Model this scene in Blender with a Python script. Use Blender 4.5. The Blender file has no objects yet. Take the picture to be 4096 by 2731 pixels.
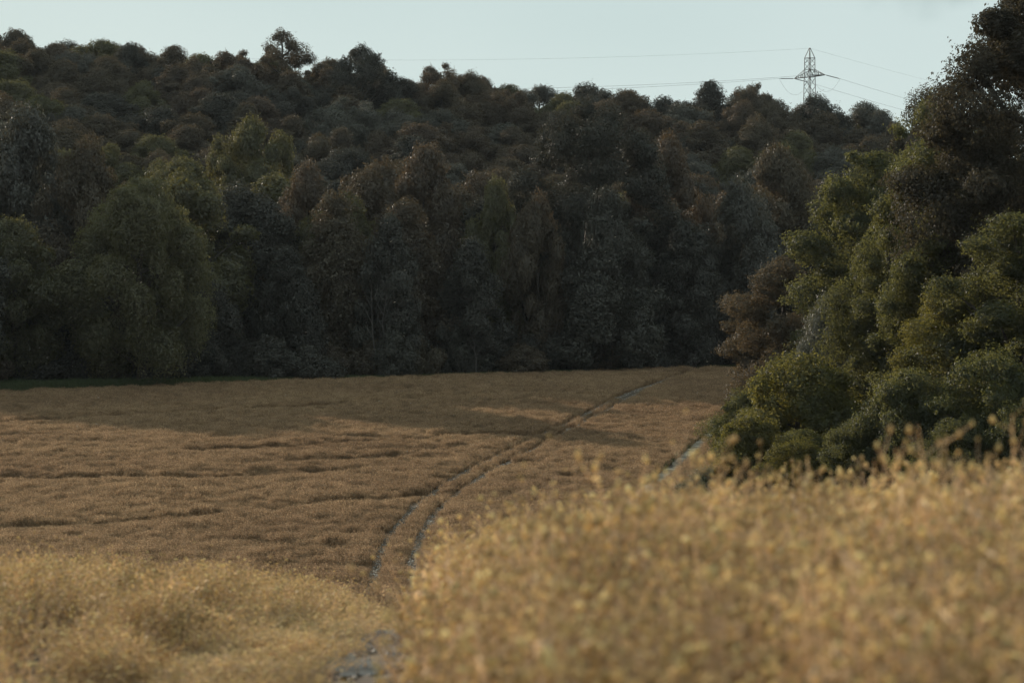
import bpy, math
import numpy as np
from mathutils import Vector, Matrix

# ------------------------------------------------------------------ camera, sky, sun, exposure
scn = bpy.context.scene
COL = scn.collection
cam = bpy.data.cameras.new('camera')
cam_o = bpy.data.objects.new('camera', cam); COL.objects.link(cam_o)
cam.sensor_width = 36.0; cam.lens = 85.0
cam.clip_start = 0.1; cam.clip_end = 6000
cam_o.location = (0, 0, 0)
cam_o.rotation_euler = (math.radians(90 - 1.276), 0, 0)
cam.dof.use_dof = True; cam.dof.focus_distance = 170.0; cam.dof.aperture_fstop = 3.8
cam.dof.aperture_blades = 9
scn.camera = cam_o

SUN_AZ = math.radians(-34)      # measured from +Y, negative is to the left
SUN_EL = math.radians(15.5)
world = bpy.data.worlds.new('World'); scn.world = world; world.use_nodes = True
wn = world.node_tree; wn.nodes.clear()
def N(t, typ, **kw):
    n = t.nodes.new(typ)
    for k, v in kw.items(): setattr(n, k, v)
    return n
sky = N(wn, 'ShaderNodeTexSky', sky_type='NISHITA', sun_disc=False)
sky.sun_elevation = SUN_EL; sky.sun_rotation = SUN_AZ
sky.air_density = 1.0; sky.dust_density = 1.0; sky.ozone_density = 1.0
bg_sky = N(wn, 'ShaderNodeBackground'); bg_sky.inputs['Strength'].default_value = 0.08
wn.links.new(sky.outputs[0], bg_sky.inputs['Color'])
# thin high cloud over the whole sky
geo = N(wn, 'ShaderNodeTexCoord')
mp = N(wn, 'ShaderNodeMapping'); mp.inputs['Scale'].default_value = (1.0, 1.0, 2.2); mp.inputs['Location'].default_value = (1, 6, 0)
wn.links.new(geo.outputs['Generated'], mp.inputs['Vector'])
nz = N(wn, 'ShaderNodeTexNoise'); nz.inputs['Scale'].default_value = 1.7; nz.inputs['Detail'].default_value = 3
wn.links.new(mp.outputs[0], nz.inputs['Vector'])
veil = N(wn, 'ShaderNodeValToRGB')
veil.color_ramp.elements[0].position = 0.36; veil.color_ramp.elements[0].color = (0.52, 0.655, 0.65, 1)
veil.color_ramp.elements[1].position = 0.62; veil.color_ramp.elements[1].color = (0.685, 0.80, 0.79, 1)
wn.links.new(nz.outputs['Fac'], veil.inputs['Fac'])
# one grey cloud reaching down over the right-hand trees
dist = N(wn, 'ShaderNodeVectorMath', operation='SUBTRACT'); dist.inputs[1].default_value = (0.180, 0.97, 0.162)
wn.links.new(geo.outputs['Generated'], dist.inputs[0])
ds = N(wn, 'ShaderNodeVectorMath', operation='MULTIPLY'); ds.inputs[1].default_value = (15.0, 9.0, 23.0)
wn.links.new(dist.outputs[0], ds.inputs[0])
dl = N(wn, 'ShaderNodeVectorMath', operation='LENGTH'); wn.links.new(ds.outputs[0], dl.inputs[0])
nz2 = N(wn, 'ShaderNodeTexNoise'); nz2.inputs['Scale'].default_value = 22; nz2.inputs['Detail'].default_value = 4
wn.links.new(geo.outputs['Generated'], nz2.inputs['Vector'])
ad = N(wn, 'ShaderNodeMath', operation='MULTIPLY_ADD'); ad.inputs[1].default_value = 0.9
wn.links.new(nz2.outputs['Fac'], ad.inputs[0]); wn.links.new(dl.outputs['Value'], ad.inputs[2])
mr = N(wn, 'ShaderNodeMapRange', interpolation_type='SMOOTHSTEP')
mr.inputs['From Min'].default_value = 1.15; mr.inputs['From Max'].default_value = 1.62
mr.inputs['To Min'].default_value = 1.0; mr.inputs['To Max'].default_value = 0.0
wn.links.new(ad.outputs[0], mr.inputs['Value'])
cm = N(wn, 'ShaderNodeMixRGB'); cm.inputs['Color2'].default_value = (0.30, 0.40, 0.395, 1)
wn.links.new(mr.outputs[0], cm.inputs['Fac']); wn.links.new(veil.outputs[0], cm.inputs['Color1'])
bg_veil = N(wn, 'ShaderNodeBackground'); bg_veil.inputs['Strength'].default_value = 1.0
wn.links.new(cm.outputs[0], bg_veil.inputs['Color'])
mx = N(wn, 'ShaderNodeMixShader'); mx.inputs[0].default_value = 0.93
wn.links.new(bg_sky.outputs[0], mx.inputs[1]); wn.links.new(bg_veil.outputs[0], mx.inputs[2])
wo = N(wn, 'ShaderNodeOutputWorld'); wn.links.new(mx.outputs[0], wo.inputs['Surface'])

sun = bpy.data.lights.new('sun', 'SUN'); sun.energy = 5.0; sun.angle = math.radians(0.6)
sun.color = (1.0, 0.88, 0.73)
sun_o = bpy.data.objects.new('sun', sun); COL.objects.link(sun_o)
sd = Vector((math.sin(SUN_AZ) * math.cos(SUN_EL), math.cos(SUN_AZ) * math.cos(SUN_EL), math.sin(SUN_EL)))
sun_o.rotation_euler = (-sd).to_track_quat('-Z', 'Y').to_euler()
sun_o.location = sd * 300

vs = scn.view_settings
vs.view_transform = 'Standard'; vs.look = 'None'; vs.exposure = 0.0; vs.gamma = 1.0
cy = scn.cycles
cy.max_bounces = 4; cy.diffuse_bounces = 3; cy.glossy_bounces = 2; cy.transmission_bounces = 4
cy.transparent_max_bounces = 4; cy.volume_bounces = 0
cy.use_adaptive_sampling = True; cy.adaptive_threshold = 0.02
cy.use_denoising = True; cy.denoiser = 'OPENIMAGEDENOISE'
cy.denoising_input_passes = 'RGB_ALBEDO_NORMAL'
cy.sample_clamp_indirect = 4.0

# ------------------------------------------------------------------ terrain height
def sm(a):
    a = np.clip(a, 0, 1); return a * a * (3 - 2 * a)
PY = np.array([-60,-20,0,5,8,12,15,20,25,35,50,80,100,112,140,200,237,273,300,420,2500.])
PZ = np.array([-1.0,-1.3,-1.5,-1.62,-1.75,-1.97,-2.2,-2.85,-3.6,-5.1,-7.4,-11.0,-12.3,-12.5,-12.3,-11.1,-10.35,-9.9,-9.7,-9.5,-9.0])
TT = np.arange(-60, 2500, .5)
ZZ = np.interp(TT, PY, PZ)
gk = np.exp(-(np.arange(-12, 13) * .5 / 2.0) ** 2 / 2); gk /= gk.sum()
ZZ = np.convolve(np.pad(ZZ, 12, mode='edge'), gk, 'valid')
def edge(x): return 273 + 0.75 * np.clip(x, -130, 90)      # foot of the wood
def pathx(y): return np.interp(y, [-60, 30, 60, 100, 124, 133, 300, 400], [17, 14, 10.5, 6.6, 5.2, 6.2, 35.4, 52.9])               # chalk path along the right hedge
def h(x, y):
    x = np.asarray(x, float); y = np.asarray(y, float)
    z = np.interp(y, TT, ZZ)
    L = 200 - 0.8 * np.clip(x, -130, 90); G = 36 - 0.1 * np.clip(x, -150, 150)
    t = (y - edge(x) - 4) / L; tc = np.clip(t, 0, 1)
    z = z + G * np.where(t < 1, sm(tc * .5) + 0.5 * tc, 1.0) - np.clip((t - 1) * L, 0, 400) * 0.012
    b = (x - pathx(y) - 3) / 38
    z = z + 7.0 * sm(b) * sm((y - 50) / 60) * (1 - sm((y - 230) / 70))
    A = np.interp(x, [-1.0, -.6, -.1, .25, .7, 1.1, 1.48, 2.5, 6], [0, .0, .23, .36, .42, .42, .44, .51, .60])
    return z + A * np.exp(-((y - 6.5) / 6.0) ** 2)

# cheap smooth value noise
_rn = np.random.RandomState(5); _G = _rn.rand(256, 256)
def vnoise(x, y):
    x = np.asarray(x, float); y = np.asarray(y, float)
    xi = np.floor(x).astype(int); yi = np.floor(y).astype(int); fx = sm(x - xi); fy = sm(y - yi)
    g = lambda a, b: _G[a % 256, b % 256]
    return (g(xi, yi) * (1 - fx) + g(xi + 1, yi) * fx) * (1 - fy) + (g(xi, yi + 1) * (1 - fx) + g(xi + 1, yi + 1) * fx) * fy
def fbm(x, y, o=3):
    s = 0; a = .5; t = 0
    for i in range(o):
        s = s + a * vnoise(x * 2 ** i + 17 * i, y * 2 ** i + 31 * i); t += a; a *= .55
    return s / t

# tramlines: wheel ruts as polylines (metres)
RUT_R = [(-.42,3),(-.55,8),(-.84,12.6),(-.72,15.6),(-.62,20),(-1.2,40),(-3.2,80),(-4.6,110),(-4.4,127.5),(-3.3,142),(-1.3,156.5),(2.7,178.2),(8.1,209.5),(12.5,235.8),(17.3,265),(24,292)]
RUT_L = [(-2.3,3),(-2.4,8),(-2.55,12.6),(-2.5,15.6),(-2.4,20),(-2.9,40),(-4.9,80),(-6.2,112),(-5.9,127.5),(-5.0,139.5),(-3.2,155.2),(-.5,169.2),(2.5,186.2),(5.6,202),(9.0,223.2),(13.5,246),(20,275)]
CROSS = [[(-60,121),(-26.1,123.2),(-20.8,125.8),(-15.5,130.5),(-11.8,135),(-7.8,138.5),(-5.1,142)],
         [(-22,170),(-12.4,176.2),(-7.3,180),(-4.7,183.8),(0.2,183.8)],
         [(-60,185),(-41.6,196.5),(-31.3,206.5),(-16,217),(-9.2,226.8),(-1.1,233),(4.6,235.5)],
         [(-13.9,162.2),(-10.4,164.2),(-7.7,166.2),(-5.3,173.2)],
         [(-45,148),(-30,152),(-20,151),(-12,155)]]
def resample(P, step=1.0):
    P = np.array(P, float); d = np.r_[0, np.cumsum(np.hypot(*np.diff(P, axis=0).T))]
    s = np.arange(0, d[-1], step)
    Q = np.c_[np.interp(s, d, P[:, 0]), np.interp(s, d, P[:, 1])]
    k = 5
    if len(Q) > 2 * k + 1:
        pad = np.pad(Q, ((k, k), (0, 0)), mode='edge')
        Q = np.stack([np.convolve(pad[:, i], np.ones(2 * k + 1) / (2 * k + 1), 'valid') for i in range(2)], 1)
    return Q
def dist_poly(x, y, P):
    P = np.array(P, float); best = np.full(np.shape(x), 1e9)
    for a, b in zip(P[:-1], P[1:]):
        ab = b - a; t = np.clip(((x - a[0]) * ab[0] + (y - a[1]) * ab[1]) / (ab @ ab), 0, 1)
        best = np.minimum(best, np.hypot(x - a[0] - t * ab[0], y - a[1] - t * ab[1]))
    return best
RR = resample(RUT_R, 1.5); RL = resample(RUT_L, 1.5)

# ------------------------------------------------------------------ helpers
def tag(o, label=None, cat=None, group=None, kind=None):
    if label: o['label'] = label
    if cat: o['category'] = cat
    if group: o['group'] = group
    if kind: o['kind'] = kind
    return o
def mesh_np(name, V, F):
    """V (n,3), F (m,k) uniform polygons"""
    V = np.asarray(V, np.float32); F = np.asarray(F, np.int32)
    me = bpy.data.meshes.new(name); m, k = F.shape
    me.vertices.add(len(V)); me.vertices.foreach_set('co', V.ravel())
    me.loops.add(m * k); me.loops.foreach_set('vertex_index', F.ravel())
    me.polygons.add(m); me.polygons.foreach_set('loop_start', np.arange(0, m * k, k, dtype=np.int32))
    me.polygons.foreach_set('loop_total', np.full(m, k, np.int32))
    me.update(calc_edges=True); return me
def link(name, me, mat=None, parent=None, onobj=False):
    o = bpy.data.objects.new(name, me); COL.objects.link(o)
    if mat is not None:
        if not me.materials: me.materials.append(mat)
        if onobj:
            o.material_slots[0].link = 'OBJECT'; o.material_slots[0].material = mat
    if parent: o.parent = parent
    return o
def norm(a): return a / np.maximum(np.linalg.norm(a, axis=-1, keepdims=True), 1e-9)
def tubes(paths, sides=5):
    """paths: list of (points (n,3), radii (n)); returns V, F quads"""
    V = []; F = []; o = 0
    ang = np.arange(sides) / sides * 2 * np.pi
    for P, r in paths:
        P = np.asarray(P, float); r = np.broadcast_to(np.asarray(r, float), (len(P),))
        T = norm(np.gradient(P, axis=0)); up = np.where(np.abs(T[:, 2:3]) > .9, [[1, 0, 0]], [[0, 0, 1]])
        A = norm(np.cross(T, up)); B = np.cross(T, A)
        R = P[:, None] + r[:, None, None] * (A[:, None] * np.cos(ang)[None, :, None] + B[:, None] * np.sin(ang)[None, :, None])
        V.append(R.reshape(-1, 3))
        for i in range(len(P) - 1):
            for j in range(sides):
                a = o + i * sides + j; b = o + i * sides + (j + 1) % sides
                F.append((a, b, b + sides, a + sides))
        o += len(P) * sides
    return np.concatenate(V), np.array(F)

# ------------------------------------------------------------------ materials
def newmat(name):
    m = bpy.data.materials.new(name); m.use_nodes = True
    t = m.node_tree; t.nodes.clear(); out = N(t, 'ShaderNodeOutputMaterial'); return m, t, out
def ramp(t, fac, stops):
    r = N(t, 'ShaderNodeValToRGB'); e = r.color_ramp.elements
    while len(e) < len(stops): e.new(0.5)
    for el, (p, c) in zip(e, stops): el.position = p; el.color = (*c, 1)
    t.links.new(fac, r.inputs['Fac']); return r.outputs[0]
def noise(t, vec, scale, detail=4, rough=.6):
    n = N(t, 'ShaderNodeTexNoise'); n.inputs['Scale'].default_value = scale
    n.inputs['Detail'].default_value = detail; n.inputs['Roughness'].default_value = rough
    if vec is not None: t.links.new(vec, n.inputs['Vector'])
    return n.outputs['Fac']
def leaf_mat(name, cols, trans, tfac=.35, gloss=.06, rough=.45):
    """cols: three base colours over per-leaf random; trans: light passing through the leaf"""
    m, t, out = newmat(name)
    g = N(t, 'ShaderNodeNewGeometry'); oi = N(t, 'ShaderNodeObjectInfo')
    c = ramp(t, g.outputs['Random Per Island'], [(0, cols[0]), (.5, cols[1]), (1, cols[2])])
    hsv = N(t, 'ShaderNodeHueSaturation'); t.links.new(c, hsv.inputs['Color'])
    for sock, a, b in (('Hue', .49, .51), ('Value', .84, 1.18)):
        q = N(t, 'ShaderNodeMapRange'); q.inputs['To Min'].default_value = a; q.inputs['To Max'].default_value = b
        if sock == 'Hue':
            w = N(t, 'ShaderNodeMath', operation='MULTIPLY'); w.inputs[1].default_value = 7.31
            f = N(t, 'ShaderNodeMath', operation='FRACT'); t.links.new(oi.outputs['Random'], w.inputs[0]); t.links.new(w.outputs[0], f.inputs[0])
            t.links.new(f.outputs[0], q.inputs['Value'])
        else: t.links.new(oi.outputs['Random'], q.inputs['Value'])
        t.links.new(q.outputs[0], hsv.inputs[sock])
    d = N(t, 'ShaderNodeBsdfDiffuse'); t.links.new(hsv.outputs[0], d.inputs['Color'])
    tr = N(t, 'ShaderNodeBsdfTranslucent'); tr.inputs['Color'].default_value = (*trans, 1)
    m1 = N(t, 'ShaderNodeMixShader'); m1.inputs[0].default_value = tfac
    t.links.new(d.outputs[0], m1.inputs[1]); t.links.new(tr.outputs[0], m1.inputs[2])
    gl = N(t, 'ShaderNodeBsdfGlossy'); gl.inputs['Roughness'].default_value = rough
    m2 = N(t, 'ShaderNodeMixShader'); m2.inputs[0].default_value = gloss
    t.links.new(m1.outputs[0], m2.inputs[1]); t.links.new(gl.outputs[0], m2.inputs[2])
    t.links.new(m2.outputs[0], out.inputs['Surface']); return m
def rough_mat(name, stops, scale, rough=.9, bump=0.0, spec=.3, wscale=None):
    m, t, out = newmat(name)
    g = N(t, 'ShaderNodeNewGeometry')
    f = noise(t, g.outputs['Position'], scale, 6)
    p = N(t, 'ShaderNodeBsdfPrincipled'); t.links.new(ramp(t, f, stops), p.inputs['Base Color'])
    p.inputs['Roughness'].default_value = rough; p.inputs['Specular IOR Level'].default_value = spec
    if bump:
        b = N(t, 'ShaderNodeBump'); b.inputs['Strength'].default_value = bump; b.inputs['Distance'].default_value = .05
        t.links.new(f, b.inputs['Height']); t.links.new(b.outputs[0], p.inputs['Normal'])
    t.links.new(p.outputs[0], out.inputs['Surface']); return m

M = {}
M['soil'] = rough_mat('soil', [(.3, (.055, .040, .028)), (.55, (.10, .072, .048)), (.75, (.16, .12, .08))], 3.0, .9, .6)
M['mud'] = rough_mat('mud', [(.35, (.055, .037, .024)), (.55, (.10, .072, .048)), (.75, (.19, .145, .10))], 3.5, .8, .9, .2)
M['chalk'] = rough_mat('chalk', [(.40, (.11, .085, .058)), (.52, (.28, .235, .175)), (.68, (.52, .45, .36))], 1.1, .9, .5)
M['stone'] = rough_mat('stone', [(.3, (.20, .175, .145)), (.7, (.52, .48, .42))], 9.0, .6, .0, .35)
M['bark'] = rough_mat('bark', [(.35, (.035, .028, .022)), (.7, (.09, .075, .06))], 4.0, .9, .6)
M['pale_bark'] = rough_mat('pale_bark', [(.35, (.055, .048, .042)), (.7, (.115, .10, .09))], 4.0, .8, .3)
M['steel'] = rough_mat('steel', [(.3, (.06, .052, .047)), (.7, (.10, .088, .08))], 2.0, .6, 0, .4)
M['glass'] = rough_mat('insulator_glaze', [(.3, (.035, .03, .028)), (.7, (.06, .052, .048))], 2.0, .3, 0, .5)
M['wire'] = rough_mat('wire', [(.3, (.11, .11, .11)), (.7, (.15, .15, .15))], 2.0, .5, 0, .4)
M['fluff'] = leaf_mat('fluff', [(.35, .32, .27), (.45, .42, .35), (.55, .5, .43)], (.4, .36, .3), .5, 0)
# foliage
M['brown'] = leaf_mat('leaf_brown', [(0.046, 0.037, 0.026), (0.074, 0.059, 0.040), (0.105, 0.081, 0.053)], (0.132, 0.093, 0.046), .30, .03)
M['russet'] = leaf_mat('leaf_russet', [(0.047, 0.035, 0.024), (0.074, 0.055, 0.036), (0.105, 0.076, 0.046)], (0.135, 0.088, 0.042), .34, .04)
M['olive'] = leaf_mat('leaf_olive', [(0.042, 0.041, 0.021), (0.070, 0.066, 0.031), (0.104, 0.095, 0.042)], (0.168, 0.147, 0.042), .36, .04)
M['dark'] = leaf_mat('leaf_dark', [(0.033, 0.032, 0.027), (0.051, 0.048, 0.039), (0.072, 0.068, 0.053)], (0.075, 0.068, 0.042), .25, .03)
M['grey'] = leaf_mat('leaf_grey', [(0.049, 0.047, 0.038), (0.073, 0.069, 0.055), (0.104, 0.099, 0.078)], (0.104, 0.094, 0.058), .28, .045, .45)
M['green'] = leaf_mat('leaf_green', [(.020, .026, .015), (.033, .040, .021), (.050, .056, .028)], (.200, .190, .055), .40, .025, .5)
M['yellow'] = leaf_mat('leaf_yellow', [(.030, .035, .015), (.048, .052, .020), (.078, .074, .026)], (.25, .215, .045), .42, .025, .5)
M['tan'] = leaf_mat('leaf_tan', [(.040, .034, .024), (.062, .050, .034), (.088, .070, .045)], (.16, .112, .055), .40, .03, .5)
M['umber'] = leaf_mat('leaf_umber', [(.034, .030, .023), (.052, .045, .034), (.074, .064, .047)], (.10, .082, .042), .32, .018, .55)
M['willow'] = leaf_mat('leaf_willow', [(.055, .052, .030), (.088, .082, .045), (.125, .115, .062)], (.21, .185, .065), .40, .03, .5)
M['silver'] = leaf_mat('leaf_silver', [(.055, .054, .043), (.085, .083, .065), (.16, .155, .125)], (.14, .135, .085), .3, .035, .4)
M['sage'] = leaf_mat('leaf_sage', [(0.088, 0.094, 0.061), (0.143, 0.149, 0.094), (0.220, 0.209, 0.143)], (0.165, 0.165, 0.088), .35, .03)
M['grass'] = leaf_mat('grass', [(.045, .060, .026), (.072, .092, .040), (.105, .12, .058)], (.13, .14, .055), .35, .02, .5)
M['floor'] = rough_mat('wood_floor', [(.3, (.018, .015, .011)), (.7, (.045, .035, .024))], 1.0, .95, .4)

# crop straw: tone drifts across the field
def straw_mat(name, cols, trans, tfac, drift):
    m, t, out = newmat(name)
    g = N(t, 'ShaderNodeNewGeometry'); oi = N(t, 'ShaderNodeObjectInfo')
    c = ramp(t, g.outputs['Random Per Island'], [(i / (len(cols) - 1), q) for i, q in enumerate(cols)])
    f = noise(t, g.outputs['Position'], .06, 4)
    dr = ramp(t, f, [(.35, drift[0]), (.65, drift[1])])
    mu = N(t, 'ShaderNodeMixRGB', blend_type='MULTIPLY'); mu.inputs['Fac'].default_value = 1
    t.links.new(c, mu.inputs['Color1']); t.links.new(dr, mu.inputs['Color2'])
    hs = N(t, 'ShaderNodeHueSaturation'); t.links.new(mu.outputs[0], hs.inputs['Color'])
    q = N(t, 'ShaderNodeMapRange'); q.inputs['To Min'].default_value = .62; q.inputs['To Max'].default_value = 1.36
    t.links.new(oi.outputs['Random'], q.inputs['Value']); t.links.new(q.outputs[0], hs.inputs['Value'])
    d = N(t, 'ShaderNodeBsdfDiffuse'); t.links.new(hs.outputs[0], d.inputs['Color'])
    tr = N(t, 'ShaderNodeBsdfTranslucent'); t.links.new(hs.outputs[0], tr.inputs['Color'])
    m1 = N(t, 'ShaderNodeMixShader'); m1.inputs[0].default_value = tfac
    t.links.new(d.outputs[0], m1.inputs[1]); t.links.new(tr.outputs[0], m1.inputs[2])
    t.links.new(m1.outputs[0], out.inputs['Surface']); return m
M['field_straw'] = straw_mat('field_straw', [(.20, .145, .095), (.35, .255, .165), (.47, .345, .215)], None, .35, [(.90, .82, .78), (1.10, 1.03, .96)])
M['near_straw'] = straw_mat('near_straw', [(.40, .285, .185), (.66, .50, .345), (.76, .59, .41), (.82, .60, .34), (.80, .69, .53)], None, .35, [(.95, .9, .88), (1.05, 1.05, 1.05)])
M['seed'] = straw_mat('seed', [(.50, .34, .17), (.68, .48, .23), (.80, .58, .25), (.86, .72, .38)], None, .25, [(.95, .92, .9), (1.05, 1.05, 1.05)])

# puddle water
m, t, out = newmat('water'); p = N(t, 'ShaderNodeBsdfPrincipled')
p.inputs['Base Color'].default_value = (.06, .055, .045, 1); p.inputs['Roughness'].default_value = .45
p.inputs['Specular IOR Level'].default_value = .4
b = N(t, 'ShaderNodeBump'); b.inputs['Strength'].default_value = .15; b.inputs['Distance'].default_value = .01
tc = N(t, 'ShaderNodeNewGeometry'); t.links.new(noise(t, tc.outputs['Position'], 14, 3), b.inputs['Height']); t.links.new(b.outputs[0], p.inputs['Normal'])
t.links.new(p.outputs[0], out.inputs['Surface']); M['water'] = m

# ------------------------------------------------------------------ ground sheet
def axis(stops):
    a = [stops[0][0]]
    for (s0, st), (s1, _) in zip(stops[:-1], stops[1:]):
        n = max(1, round((s1 - s0) / st)); a += list(s0 + (s1 - s0) * np.arange(1, n + 1) / n)
    return np.array(a)
gx = axis([(-900, 60), (-180, 12), (-60, 3), (-12, .5), (12, 3), (60, 12), (180, 60), (900, 1)])
gy = axis([(-60, 6), (0, .5), (30, 1.5), (120, 3), (320, 8), (560, 30), (2400, 1)])
X, Y = np.meshgrid(gx, gy); Zg = h(X, Y)
rut = np.minimum(dist_poly(X, Y, RR), dist_poly(X, Y, RL))
Zg = Zg - .07 * np.exp(-(rut / .45) ** 2) * (Y < 40) + .05 * (fbm(X * .6, Y * .6) - .5) * (Y < 300)
nx, ny = len(gx), len(gy)
I = np.arange(nx * ny).reshape(ny, nx)
F = np.stack([I[:-1, :-1], I[:-1, 1:], I[1:, 1:], I[1:, :-1]], -1).reshape(-1, 4)
me = mesh_np('field_ground', np.c_[X.ravel(), Y.ravel(), Zg.ravel()], F)
for pl in ('use_smooth',): me.polygons.foreach_set(pl, np.ones(len(F), bool))
g_o = link('field_ground', me, M['soil']); tag(g_o, kind='structure')
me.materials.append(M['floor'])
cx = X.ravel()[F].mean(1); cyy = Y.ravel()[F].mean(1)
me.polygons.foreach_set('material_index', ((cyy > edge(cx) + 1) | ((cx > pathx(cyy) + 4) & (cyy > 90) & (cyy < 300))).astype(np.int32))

def ribbon(name, line, width, lift, mat, seed=0, wob=.3, rows=5):
    rng = np.random.RandomState(seed); P = np.asarray(line); T = norm(np.gradient(P, axis=0)); Nn = np.c_[T[:, 1], -T[:, 0]]
    n = len(P); W = width * (1 + wob * (rng.rand(2, n) - .5) * 2); V = []
    for j in range(rows):
        u = j / (rows - 1); off = -W[0] * .5 * (1 - u) * 2 * .5 + W[1] * .5 * u
        off = (u - .5) * (W[0] * (1 - u) + W[1] * u)
        q = P + Nn * off[:, None]
        V.append(np.c_[q, h(q[:, 0], q[:, 1]) + lift + .02 * rng.randn(n) * (0 < j < rows - 1)])
    V = np.stack(V, 1).reshape(-1, 3); I = np.arange(n * rows).reshape(n, rows)
    F = np.stack([I[:-1, :-1], I[:-1, 1:], I[1:, 1:], I[1:, :-1]], -1).reshape(-1, 4)
    return link(name, mesh_np(name, V, F), mat)
tag(ribbon('wheel_track', resample([p for p in RUT_R if p[1] >= 90], .6), .66, .05, M['mud'], 1, .4), kind='structure')
tag(ribbon('wheel_track', resample([p for p in RUT_L if p[1] >= 90], .6), .60, .05, M['mud'], 2, .4), kind='structure')
tag(ribbon('wheel_track', resample([p for p in RUT_R if p[1] <= 40], .25), .55, .045, M['mud'], 3, rows=7), kind='structure')
tag(ribbon('wheel_track', resample([p for p in RUT_L if p[1] <= 40], .25), .5, .045, M['mud'], 4, rows=7), kind='structure')
PATH = resample([(pathx(y), y) for y in np.arange(60, 262, 6.0)], .8)
PATH = PATH + np.c_[.25 * np.sin(PATH[:, 1] * .21), np.zeros(len(PATH))]
tag(ribbon('chalk_path', PATH, 1.6, .06, M['chalk'], 5, .6), kind='structure')

def puddle(cx, cy, rx, ry, seed, label):
    rng = np.random.RandomState(seed); n = 28; a = np.arange(n) / n * 2 * np.pi
    r = 1 + .28 * np.sin(2 * a + rng.rand() * 6) + .16 * np.sin(5 * a + rng.rand() * 6) + .08 * rng.randn(n)
    z = float(h(cx, cy)) + .068
    V = [(cx, cy, z)] + [(cx + rx * q * math.cos(b), cy + ry * q * math.sin(b), z) for q, b in zip(r, a)]
    F = [(0, 1 + i, 1 + (i + 1) % n) for i in range(n)]
    o = link('puddle', mesh_np('puddle', V, np.array(F)), M['water']); tag(o, kind='structure')
puddle(-.83, 12.5, .12, .36, 1, ''); puddle(-.70, 15.5, .14, .25, 2, ''); puddle(-.74, 11.0, .10, .30, 3, '')

# ------------------------------------------------------------------ trees
def leaves(P, Nrm, size, rng, asp=.55, droop=0.0):
    n = len(P); r = norm(rng.randn(n, 3)); r[:, 2] -= droop
    T = norm(np.cross(Nrm, np.cross(r, Nrm) + 1e-6)); B = np.cross(Nrm, T)
    s = size * (.6 + .8 * rng.rand(n, 1)); w = s * asp
    fold = Nrm * s * .12
    V = np.stack([P - T * s * .5, P + B * w * .5 + fold, P + T * s * .5, P - B * w * .5 + fold], 1).reshape(-1, 3)
    return V, np.arange(4 * n).reshape(n, 4)
PROF = {'round': ([0, .12, .4, .7, .9, 1], [.45, .8, 1, .85, .5, .12]),
        'dome': ([0, .15, .45, .75, .92, 1], [.7, .95, 1, .9, .62, .2]),
        'cone': ([0, .1, .3, .6, .85, 1], [.75, .95, 1, .72, .36, .06]),
        'bush': ([0, .2, .5, .8, 1], [1, 1, .92, .65, .2])}
def lump(rng, d, k=6, f=(2.0, 6.0)):
    """smooth bumps over directions d"""
    o = 0
    for _ in range(k):
        w = rng.randn(3); w *= rng.uniform(*f) / np.linalg.norm(w); o = o + np.sin(d @ w + rng.rand() * 6.3)
    return o / k ** .5
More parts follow.
